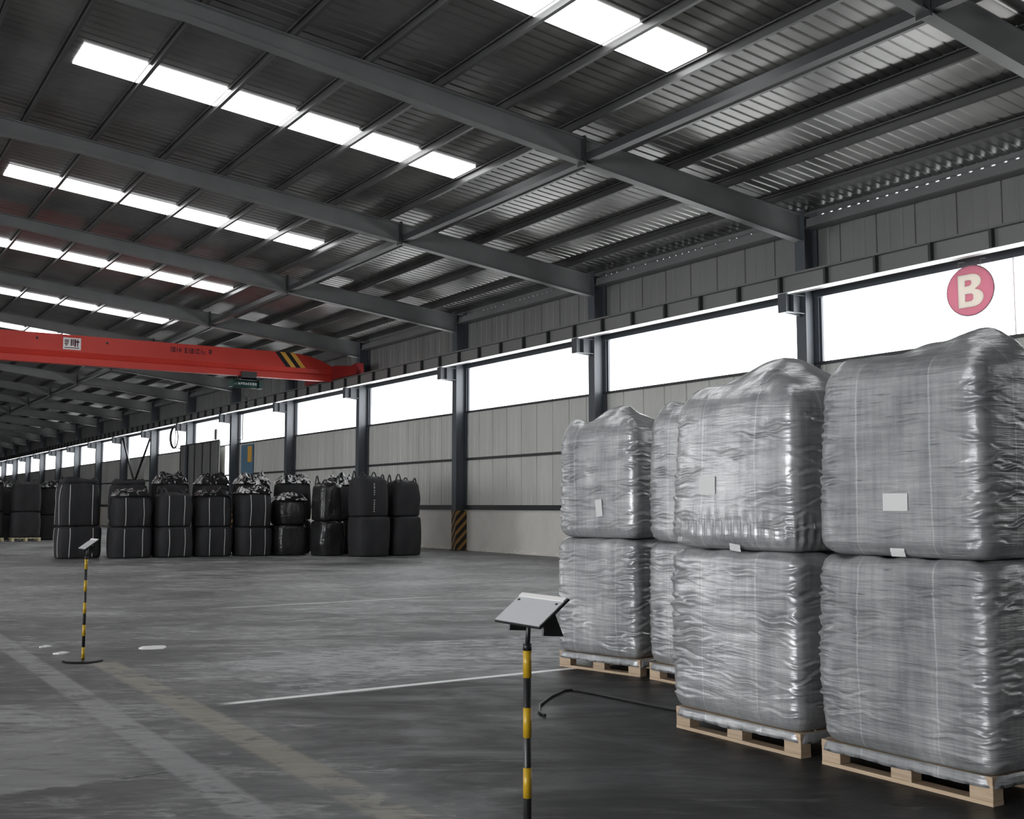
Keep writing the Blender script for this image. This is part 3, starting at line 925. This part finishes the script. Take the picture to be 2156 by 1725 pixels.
# (front centre x, front y, width, lower h, upper h, seed, upper top, fabric, description)
FRONT = [
    (7.20, 34.95, 1.22, 0.98, 1.32, 1, 'open', 'bagblack', 'leftmost stack, behind the far striped sign post', 'both', 0.33),
    (8.56, 34.20, 1.14, 0.95, 0.95, 2, 'crumple', 'bagblack', 'second stack from the left', True, 0.27),
    (9.81, 33.95, 1.08, 0.95, 1.02, 3, 'loops', 'bagblack', 'third stack from the left', True, 0.24),
    (11.04, 33.85, 1.10, 0.94, 0.98, 4, 'crumple', 'bagblack', 'fourth stack from the left', True, 0.24),
    (12.24, 33.50, 1.06, 0.92, 1.08, 5, 'crumple', 'bagblack', 'fifth stack from the left', True, 0.24),
    (13.40, 33.35, 0.98, 0.98, 0.80, 6, 'crumple', 'bagplastic', 'stack draped in torn black plastic', False, 0.2),
    (14.32, 32.26, 0.84, 1.12, 1.22, 7, 'loops', 'bagplastic', 'dusty plastic-covered stack', False, 0.2),
    (15.20, 31.05, 1.08, 1.26, 1.24, 8, 'loops', 'bagblack', 'tall stack second from the right end', False, 0.2),
    (16.45, 31.15, 0.98, 1.26, 1.14, 9, 'loops', 'bagblack', 'stack at the right end of the row', False, 0.2),
]
for (x, y, wd, h1, h2, sd, top, fab, desc, st_, gap) in FRONT:
    d = 1.08
    black_bag('lower black bulk bag of the %s' % desc, (x, y + d / 2, 0.0), 0.0, wd, d, h1, sd * 10, st_, 'lower', fab, G1, taper=-0.01 if sd != 9 else 0.0, gap=gap)
    black_bag('upper black bulk bag of the %s' % desc, (x + random.Random(sd).uniform(-0.03, 0.03), y + 0.02 + d / 2, h1 + 0.002), 0.0, wd - 0.03, d - 0.03, h2, sd * 10 + 5, st_, top, fab, G1,
              amp=0.20, taper=0.05 if sd in (1, 7, 9) else 0.02, rt=0.16 if sd in (7, 8, 9) else 0.10, gap=gap, liner='crumple' if sd in (5, 6) else 'crumpledark', printed=sd == 8)
# second row, its crumpled and looped tops show over the front row
BACK = [(8.9, 36.4, 1.12, 1.18), (10.2, 36.2, 1.12, 1.22), (11.5, 36.0, 1.12, 1.22), (12.8, 35.7, 1.12, 1.24), (14.1, 35.3, 1.12, 1.26), (15.35, 34.2, 1.12, 1.2), (16.55, 33.6, 1.05, 1.15)]
for i, (x, y, h1, h2) in enumerate(BACK):
    black_bag('black bulk bag on the floor in the second row, hidden behind the front row', (x, y, 0), 0, 1.1, 1.08, h1, 200 + i, False, 'lower', 'bagblack', 'hidden lower bags of the second row')
    what = ['black looped', 'black looped', 'black round-coiled', 'black and white crumpled', 'white crumpled', 'white streaked', 'black looped'][i]
    black_bag('bulk bag with %s top, %s from the left in the second row' % (what, ORD[i]), (x, y, h1 + 0.002), 0, 1.08, 1.06, h2 - 0.02, 300 + i, False, 'crumple' if i not in (0, 6) else 'open', 'bagblack', 'bulk bags of the second row', amp=0.27, liner='crumple' if i in (3, 4, 5) else 'crumpledark')
# distant group on pallets at the left edge of the picture
FAR = [(7.05, 53.6, 'at the left picture edge', True), (8.52, 53.2, 'on the yellowish pallet', True), (9.85, 54.3, 'right of the yellowish pallet', False), (8.0, 55.6, 'behind', False), (9.6, 56.4, 'behind', False)]
for i, (x, y, desc, pal) in enumerate(FAR):
    z = 0.0
    if desc == 'behind': desc = 'in the back of the distant group, %s one' % ('left' if i == 3 else 'right')
    if pal:
        make_pallet('worn_pallet', 'yellowish worn pallet under the distant black bags, %s one' % ('left' if i == 0 else 'right'), (x, y, 0), 0, 1.2, 1.15, 'oldwood', 'pallets under the distant black bags')
        z = 0.162
    black_bag('lower distant black bulk bag %s' % desc, (x, y, z), 0, 1.2, 1.12, 1.16, 400 + i, False, 'lower', 'bagblack', 'distant black bulk bags')
    black_bag('upper distant black bulk bag %s' % desc, (x, y, z + 1.162), 0, 1.16, 1.1, 1.28, 420 + i, False, 'crumple' if i != 1 else 'loops', 'bagblack', 'distant black bulk bags', amp=0.2, taper=0.03, liner='crumpledark')

# ------------------------------------------------------------------ sign posts
def sign_post(loc, label):
    t = thing('sign_post', label, 'sign post', loc, 0, 'black and yellow sign posts')
    mb = MB()
    N = 32
    for i in range(N):
        a0, a1 = 2 * math.pi * i / N, 2 * math.pi * (i + 1) / N
        rr = (0.20, 0.205, 0.19)
        zz = (0.0, 0.012, 0.022)
        ring = [(r * math.cos(a), r * math.sin(a), z) for r, z in zip(rr, zz) for a in (a0, a1)]
        mb.add(ring, [(0, 1, 3, 2), (2, 3, 5, 4)])
        mb.add([(0, 0, 0.022), ring[4], ring[5]], [(0, 1, 2)])
        mb.add([(0, 0, 0.0), ring[0], ring[1]], [(0, 2, 1)])
    mb.build('base', 'black', t, label='flat round black base')
    n, b = 9, 0.1165
    MB().tube([(0, 0, 0.02), (0, 0, 0.022 + n * b)], 0.0160, 20).build('pole', 'black', t)
    for i in range(0, n, 2):
        z0 = 0.03 + i * b
        MB().tube([(0, 0, z0), (0, 0, z0 + b)], 0.0168, 20).build('yellow_band', 'yellow', t, label='yellow reflective band')
    MB().tube([(0, 0, 0.02 + n * b), (0, 0, 0.02 + n * b + 0.028)], 0.0178, 16).build('collar', 'black', t)
    # bracket: two black gussets behind the plate
    zt = 0.022 + n * b
    br = MB()
    for y in (-0.13, 0.11):
        gu = MB(); gu.prism([(-0.012, zt + 0.068), (0.085, zt + 0.060), (0.045, zt + 0.150), (-0.006, zt + 0.12)], lambda u, q, tt: (u, tt, q), y, y + 0.012)
        gu.build('gusset', 'black', t)
    br.tube([(0, 0, zt), (0.01, 0, zt + 0.14)], 0.010, 8)
    br.build('neck', 'black', t)
    # tilted plate facing the aisle (-x)
    a = Vector((-0.05, 0, zt + 0.108)); bq = Vector((0.085, 0, zt + 0.208))
    d = (bq - a).normalized(); nrm = Vector((-d.z, 0, d.x))
    y0, y1 = -0.158, 0.158
    def slab(p, q, ya, yb, lo, hi):
        v = [p + nrm * lo, p + nrm * hi, q + nrm * hi, q + nrm * lo]
        vv = [(w_.x, ya, w_.z) for w_ in v] + [(w_.x, yb, w_.z) for w_ in v]
        return vv, [(0, 1, 2, 3), (7, 6, 5, 4), (0, 4, 5, 1), (1, 5, 6, 2), (2, 6, 7, 3), (3, 7, 4, 0)]
    mb = MB(); mb.add(*slab(a, bq, y0, y1, 0, 0.004)); plate = mb.build('sign_plate', 'alu', t, label='tilted blank grey sign plate')
    mb = MB(); mb.add(*slab(a - d * 0.004, bq + d * 0.004, y0 - 0.004, y1 + 0.004, -0.009, -0.001)); mb.build('sign_backing', 'black', t)
    mb = MB(); mb.add(*slab(bq - d * 0.022, bq, y0, y1, 0.004, 0.007)); mb.build('clip_strip', 'white', plate, label='white strip along the top edge')
    for y in (y0 + 0.025, y1 - 0.025):
        mb = MB(); mb.add(*slab(bq - d * 0.045, bq - d * 0.037, y - 0.006, y + 0.006, 0.004, 0.007)); mb.build('screw', 'black', plate)
    return t
sp = sign_post((2.455, 3.64, 0), 'near black and yellow striped sign post beside the wrapped pallets')
copy_thing(sp, (2.57, 12.19, 0), 0, 'far black and yellow striped sign post on the open floor')

# ------------------------------------------------------------------ overhead crane
YC = 43.5
cr = thing('overhead_crane', 'red overhead travelling crane spanning the hall', 'crane', (0, YC, 0))
# cross section of the girder (y, z): wide web box, an inset throat, narrower lower track
sec = [(-0.24, 8.06), (-0.24, 7.47), (-0.10, 7.25), (-0.10, 7.03), (-0.16, 7.01), (-0.16, 6.985), (0.16, 6.985), (0.16, 7.01), (0.10, 7.03), (0.10, 7.25), (0.24, 7.47), (0.24, 8.06)]
sec = [(-0.24, 8.06), (-0.24, 7.42), (-0.13, 7.24), (-0.17, 7.20), (-0.17, 6.95), (0.17, 6.95), (0.17, 7.20), (0.13, 7.24), (0.24, 7.42), (0.24, 8.06)]
xs = [-18.9, -18.2, -17.0, 17.0, 17.5, 18.0, 18.45, 18.85, 19.05]
tops = [7.55, 7.85, 8.06, 8.06, 8.03, 7.95, 7.82, 7.66, 7.52]
v = []
for x, tz in zip(xs, tops):
    for (yy, z) in sec:
        zz = z if z < 8.0 else tz
        v.append((x, yy, min(zz, tz) if z > 7.3 else z))
n = len(sec)
f = [tuple(range(n)), tuple(range(len(v) - n, len(v)))[::-1]]
for i in range(len(xs) - 1):
    for j in range(n):
        f.append((i * n + j, i * n + (j + 1) % n, (i + 1) * n + (j + 1) % n, (i + 1) * n + j))
gird = MB().add(v, f).build('main_girder', 'red', cr)
for s in (1, -1):
    mb = MB()
    x0, x1 = (18.98, 19.30) if s > 0 else (-19.30, -18.98)
    mb.prism([(-2.75, 7.02), (2.75, 7.02), (2.75, 7.48), (2.2, 7.42), (0.6, 7.60), (-0.6, 7.60), (-2.2, 7.42), (-2.75, 7.48)], lambda u, q, t: (t, u, q), x0, x1)
    et = mb.build('end_carriage', 'darkred', cr)
    for yy in (-2.3, 2.3):
        w_ = MB(); w_.tube([(s * 19.05, yy, 7.15), (s * 19.22, yy, 7.15)], 0.11, 20); w_.build('wheel', 'dark', et)
# slanted stripes near the right end
for i, mname in enumerate(('black', 'orange', 'black', 'orange')):
    x = 16.40 + i * 0.22
    mb = MB()
    v = [(x, -0.246, 8.05), (x + 0.22, -0.246, 8.05), (x + 0.72, -0.246, 7.44), (x + 0.50, -0.246, 7.44)]
    v += [(a_, -0.239, c_) for a_, b_, c_ in v]
    mb.add(v, [(0, 1, 2, 3), (7, 6, 5, 4), (0, 4, 5, 1), (1, 5, 6, 2), (2, 6, 7, 3), (3, 7, 4, 0)])
    mb.build('warning_stripe', mname, gird, label='slanted %s stripe' % ('black' if i % 2 == 0 else 'yellow'))
# white plate with blurred dark red characters
pl = MB().box((8.02, -0.25, 7.50), (8.66, -0.24, 7.95)).build('capacity_plate', 'white', cr, label='white plate with dark red characters')
# (kept to blurred strokes: the characters cannot be read in the photograph)
gl = MB()
for (a_, b_, c_, d_) in ((0.05, 0.27, 0.20, 0.31), (0.05, 0.33, 0.20, 0.37), (0.05, 0.20, 0.18, 0.24), (0.08, 0.14, 0.15, 0.18), (0.27, 0.14, 0.32, 0.40), (0.34, 0.16, 0.38, 0.40), (0.40, 0.12, 0.46, 0.40), (0.50, 0.12, 0.54, 0.40), (0.46, 0.28, 0.58, 0.33), (0.05, 0.05, 0.58, 0.08)):
    gl.box((8.02 + a_, -0.254, 7.50 + b_), (8.02 + c_, -0.249, 7.50 + d_))
gl.build('lettering', 'plum', pl)
lt = MB()
rs = random.Random(3)
for i in range(7):
    x = 12.05 + i * 0.245
    for (a_, b_, c_, d_) in ((0, 0, 0.03, 0.20), (0.05, 0.16, 0.19, 0.20), (0.05, 0.08, 0.18, 0.11), (0.10, 0, 0.135, 0.2), (0.05, 0, 0.19, 0.03), (0.16, 0.03, 0.19, 0.17)):
        if rs.random() < 0.8: lt.box((x + a_, -0.245, 7.70 + b_), (x + c_, -0.239, 7.70 + d_))
lt.build('lettering', 'plum', gird, label='faded dark lettering on the girder')
for x in (7.1, 9.62):
    h_ = MB(); h_.tube([(x, -0.244, 7.85), (x, -0.238, 7.85)], 0.05, 14); h_.build('bolt_hole', 'black', gird)
# hoist trolley hanging under the girder
ho = thing('electric_hoist', 'dark green electric hoist hanging under the red crane girder', 'hoist', (15.3, YC, 0))
MB().box((-0.32, -0.26, 6.80), (0.32, -0.175, 7.12)).box((-0.32, 0.175, 6.80), (0.32, 0.26, 7.12)).box((-0.32, -0.26, 6.80), (0.32, 0.26, 6.86)).build('trolley', 'dark', ho)
MB().tube([(-0.62, 0, 6.62), (0.55, 0, 6.62)], 0.17, 18).build('drum_housing', 'hoist', ho)
MB().box((0.45, -0.2, 6.45), (0.62, 0.2, 6.80)).build('motor_box', 'hoist', ho)
MB().box((-0.75, -0.14, 6.48), (-0.6, 0.14, 6.76)).build('gear_box', 'hoist', ho)
hl = MB(); rs = random.Random(8)
for i in range(8):
    x = -0.42 + i * 0.1
    for (a_, b_, c_, d_) in ((0, 0, 0.02, 0.09), (0.025, 0.07, 0.07, 0.09), (0.03, 0, 0.07, 0.02), (0.045, 0.02, 0.06, 0.07)):
        if rs.random() < 0.75: hl.box((x + a_, -0.178, 6.58 + b_), (x + c_, -0.168, 6.58 + d_))
hl.build('lettering', 'alu', ho, label='small pale lettering on the hoist')
b_ = MB()
for x in (-0.12, 0.12): b_.tube([(x, 0, 6.5), (x * 0.4, 0, 6.05)], 0.012, 6)
b_.tube([(0, 0, 6.08), (0, 0, 5.98)], 0.06, 12)
b_.tube([(0, 0, 5.98), (0.05, 0, 5.92), (0.06, 0, 5.84), (0, 0, 5.78), (-0.06, 0, 5.82)], 0.022, 8)
b_.build('hook_block', 'dark', ho)

# ------------------------------------------------------------------ round B sign in front of the first window
sg = thing('round_sign', 'round red sign with a cream letter B hanging against the right window', 'sign', (19.70, 13.08, 5.98))
N = 56
ring_ = MB(); ring_.tube([(0, 0.535 * math.cos(2 * math.pi * i / N), 0.515 * math.sin(2 * math.pi * i / N)) for i in range(N)], 0.010, 6, True); ring_.build('rim', 'steel', sg)
def letter_b():
    """outline and counters of a heavy B; u to the reader's right, q up, about 0.5 x 0.68"""
    def arc(cx_, cy_, rx, ry, a0, a1, n_=12): return [(cx_ + rx * math.cos(R(a0 + (a1 - a0) * i / n_)), cy_ + ry * math.sin(R(a0 + (a1 - a0) * i / n_))) for i in range(n_ + 1)]
    out = [(-0.24, -0.34), (0.02, -0.34)] + arc(0.05, -0.155, 0.22, 0.185, -90, 55) + [(0.10, 0.02)] + arc(0.03, 0.175, 0.20, 0.165, -35, 90) + [(-0.24, 0.34)]
    c1 = [(-0.095, 0.095), (-0.005, 0.10), (0.035, 0.135), (0.035, 0.19), (0.0, 0.215), (-0.095, 0.215)]
    c2 = [(-0.095, -0.215), (0.02, -0.215), (0.06, -0.185), (0.065, -0.10), (0.03, -0.065), (-0.095, -0.065)]
    k = 1.12
    out, c1, c2 = [[(a_ * k, b__) for a_, b__ in poly] for poly in (out, c1, c2)]
    circle = [(0.535 * math.cos(2 * math.pi * i / N), 0.515 * math.sin(2 * math.pi * i / N)) for i in range(N)]
    def plate(name, polys, ext, m):
        cu = bpy.data.curves.new(name, 'CURVE'); cu.dimensions = '2D'; cu.fill_mode = 'BOTH'; cu.extrude = ext
        for poly in polys:
            sp_ = cu.splines.new('POLY'); sp_.points.add(len(poly) - 1); sp_.use_cyclic_u = True
            for p_, (a_, b__) in zip(sp_.points, poly): p_.co = (a_, b__, 0, 1)
        tmp = bpy.data.objects.new('tmp', cu)
        me = bpy.data.meshes.new_from_object(tmp)
        bpy.data.objects.remove(tmp); bpy.data.curves.remove(cu)
        # reader's right is -y on a sign that faces -x
        me.transform(Matrix(((0, 0, -1, 0), (-1, 0, 0, 0), (0, 1, 0, 0), (0, 0, 0, 1))))
        me.materials.append(M[m])
        o = bpy.data.objects.new(name, me); C.objects.link(o); o.parent = sg
        return o
    plate('disc', [circle, out, c1, c2], 0.008, 'signred')
    plate('lettering', [out, c1, c2], 0.014, 'signcream')['label'] = 'cream letter B'
letter_b()
hw = MB()
for y in (-0.25, 0.25): hw.tube([(0, y, 0.45), (0, y, 0.62), (0.25, y, 0.66)], 0.006, 6)
hw.build('hanging_wire', 'steel', sg)

# ------------------------------------------------------------------ details along the window wall
tag(MB().tube([(19.62, 82.3, 6.5), (19.62, 78.7, 3.2)], 0.075, 8).tube([(19.62, 74.5, 6.3), (19.62, 78.6, 3.2)], 0.075, 8).build('cross_brace', 'black'),
    'dark V-shaped steel brace crossing a distant window', 'brace', None, 'structure')
# sliding metal gate leaf in front of the wall, with a strip of daylight beside it
sd = thing('sliding_gate', 'dark ribbed sheet metal gate leaf before the wall in the distance', 'gate', (19.66, 64.0, 0))
pts = ribbed(0.0, -3.75, 3.75, 0.1, 5.25, 0.45, 0.05, 0.03)
pts.build('gate_leaf', 'upper', sd)
fr = MB().box((-0.03, -3.8, 0.05), (0.0, -3.7, 5.3)).box((-0.03, 3.7, 0.05), (0.0, 3.8, 5.3)).box((-0.03, -3.8, 5.22), (0.0, 3.8, 5.3)).box((-0.03, -3.8, 0.0), (0.0, 3.8, 0.1))
for y in (-2.2, -0.7, 0.8, 2.3): fr.box((-0.03, y - 0.07, 0.1), (0.0, y + 0.07, 5.22))
fr.build('gate_frame', 'dark', sd)
MB().box((19.98, 58.85, 0.05), (20.0, 60.15, 4.95)).build('window_%d' % wi, 'pane', kind='structure', label='strip of daylight beside the gate leaf'); wi += 1
bp = tag(MB().box((19.95, 55.6, 2.9), (19.99, 57.4, 4.85)).build('blue_board', 'bluepaint'), 'blue painted board on the wall beside a distant column', 'board')
MB().box((19.935, 55.75, 3.9), (19.949, 56.35, 4.75)).build('notice', 'orange', bp)
# hanging coil and rods seen against the far windows
coil = thing('cable_coil', 'black cable coil hanging in a distant window bay', 'cable', (19.15, 67.4, 5.75))
mb = MB()
for k in range(4):
    mb.tube([((0.20 + 0.02 * k) * math.cos(a_ * math.pi / 14), 0.04 * k - 0.06, (0.62 + 0.015 * k) * math.sin(a_ * math.pi / 14)) for a_ in range(28)], 0.03, 6, True)
mb.build('loops', 'black', coil)
MB().tube([(-0.01, 0, 0.6), (-0.01, 0, 0.82)], 0.03, 6).build('hanger', 'black', coil)
tag(MB().tube([(19.92, 69.9, 6.6), (19.92, 69.9, 5.25), (19.92, 67.3, 5.05)], 0.03, 6).build('cable_conduit', 'dark'), 'thin black conduit framing the window with the hanging coil', 'conduit')
tag(MB().tube([(19.92, 57.2, 6.6), (19.92, 57.2, 5.15), (19.92, 57.75, 5.16)], 0.03, 6).build('cable_conduit', 'dark'), 'thin black conduit bending under a window beside the blue board', 'conduit')
tag(MB().box((19.52, 60.5, 5.3), (19.6, 60.75, 5.9)).box((19.55, 60.60, 5.9), (19.57, 60.64, 6.56)).build('switch_box', 'dark'), 'small dark switch box hanging above the sliding gate', 'switch box')

# ------------------------------------------------------------------ bits on the floor
cb = [(4.93, 7.06), (4.97, 7.20), (5.15, 7.45), (5.45, 7.72), (5.72, 7.90), (5.80, 7.89), (5.85, 7.6), (5.88, 7.2), (5.92, 6.75), (6.02, 6.45), (6.5, 6.38)]
sm = []
for i in range(len(cb) - 1):
    for k in range(4):
        t = k / 4
        sm.append((cb[i][0] * (1 - t) + cb[i + 1][0] * t, cb[i][1] * (1 - t) + cb[i + 1][1] * t, 0.012))
tag(MB().tube(sm, 0.011, 8).build('floor_cable', 'black'), 'black cable lying bent on the dark floor before the middle stack', 'cable')
def scrap(x, y, a, b, rz, lab, sd_):
    rs = random.Random(sd_)
    mb = MB(); n_ = 9
    top_ = []
    for i in range(n_):
        th = 2 * math.pi * i / n_
        top_.append((a * math.cos(th) * rs.uniform(0.8, 1.1), b * math.sin(th) * rs.uniform(0.7, 1.1), rs.uniform(0.006, 0.02)))
    v = top_ + [(p[0], p[1], 0.0) for p in top_] + [(0, 0, 0.028)]
    f = [(i, (i + 1) % n_, 2 * n_) for i in range(n_)] + [(i, n_ + i, n_ + (i + 1) % n_, (i + 1) % n_) for i in range(n_)] + [tuple(range(n_, 2 * n_))]
    o = mb.add(v, f).build('paper_scrap', 'litter', loc=(x, y, 0.001)); o.rotation_euler.z = rz
    tag(o, lab, 'litter', 'white scraps on the floor')
scrap(3.48, 12.85, 0.17, 0.16, 0.2, 'larger white scrap on the open floor right of the far sign post', 1)
scrap(2.45, 13.6, 0.09, 0.05, 0.6, 'small white scrap behind the far sign post', 2)
scrap(2.50, 12.9, 0.10, 0.04, 0.1, 'small white scrap left of the far sign post', 3)
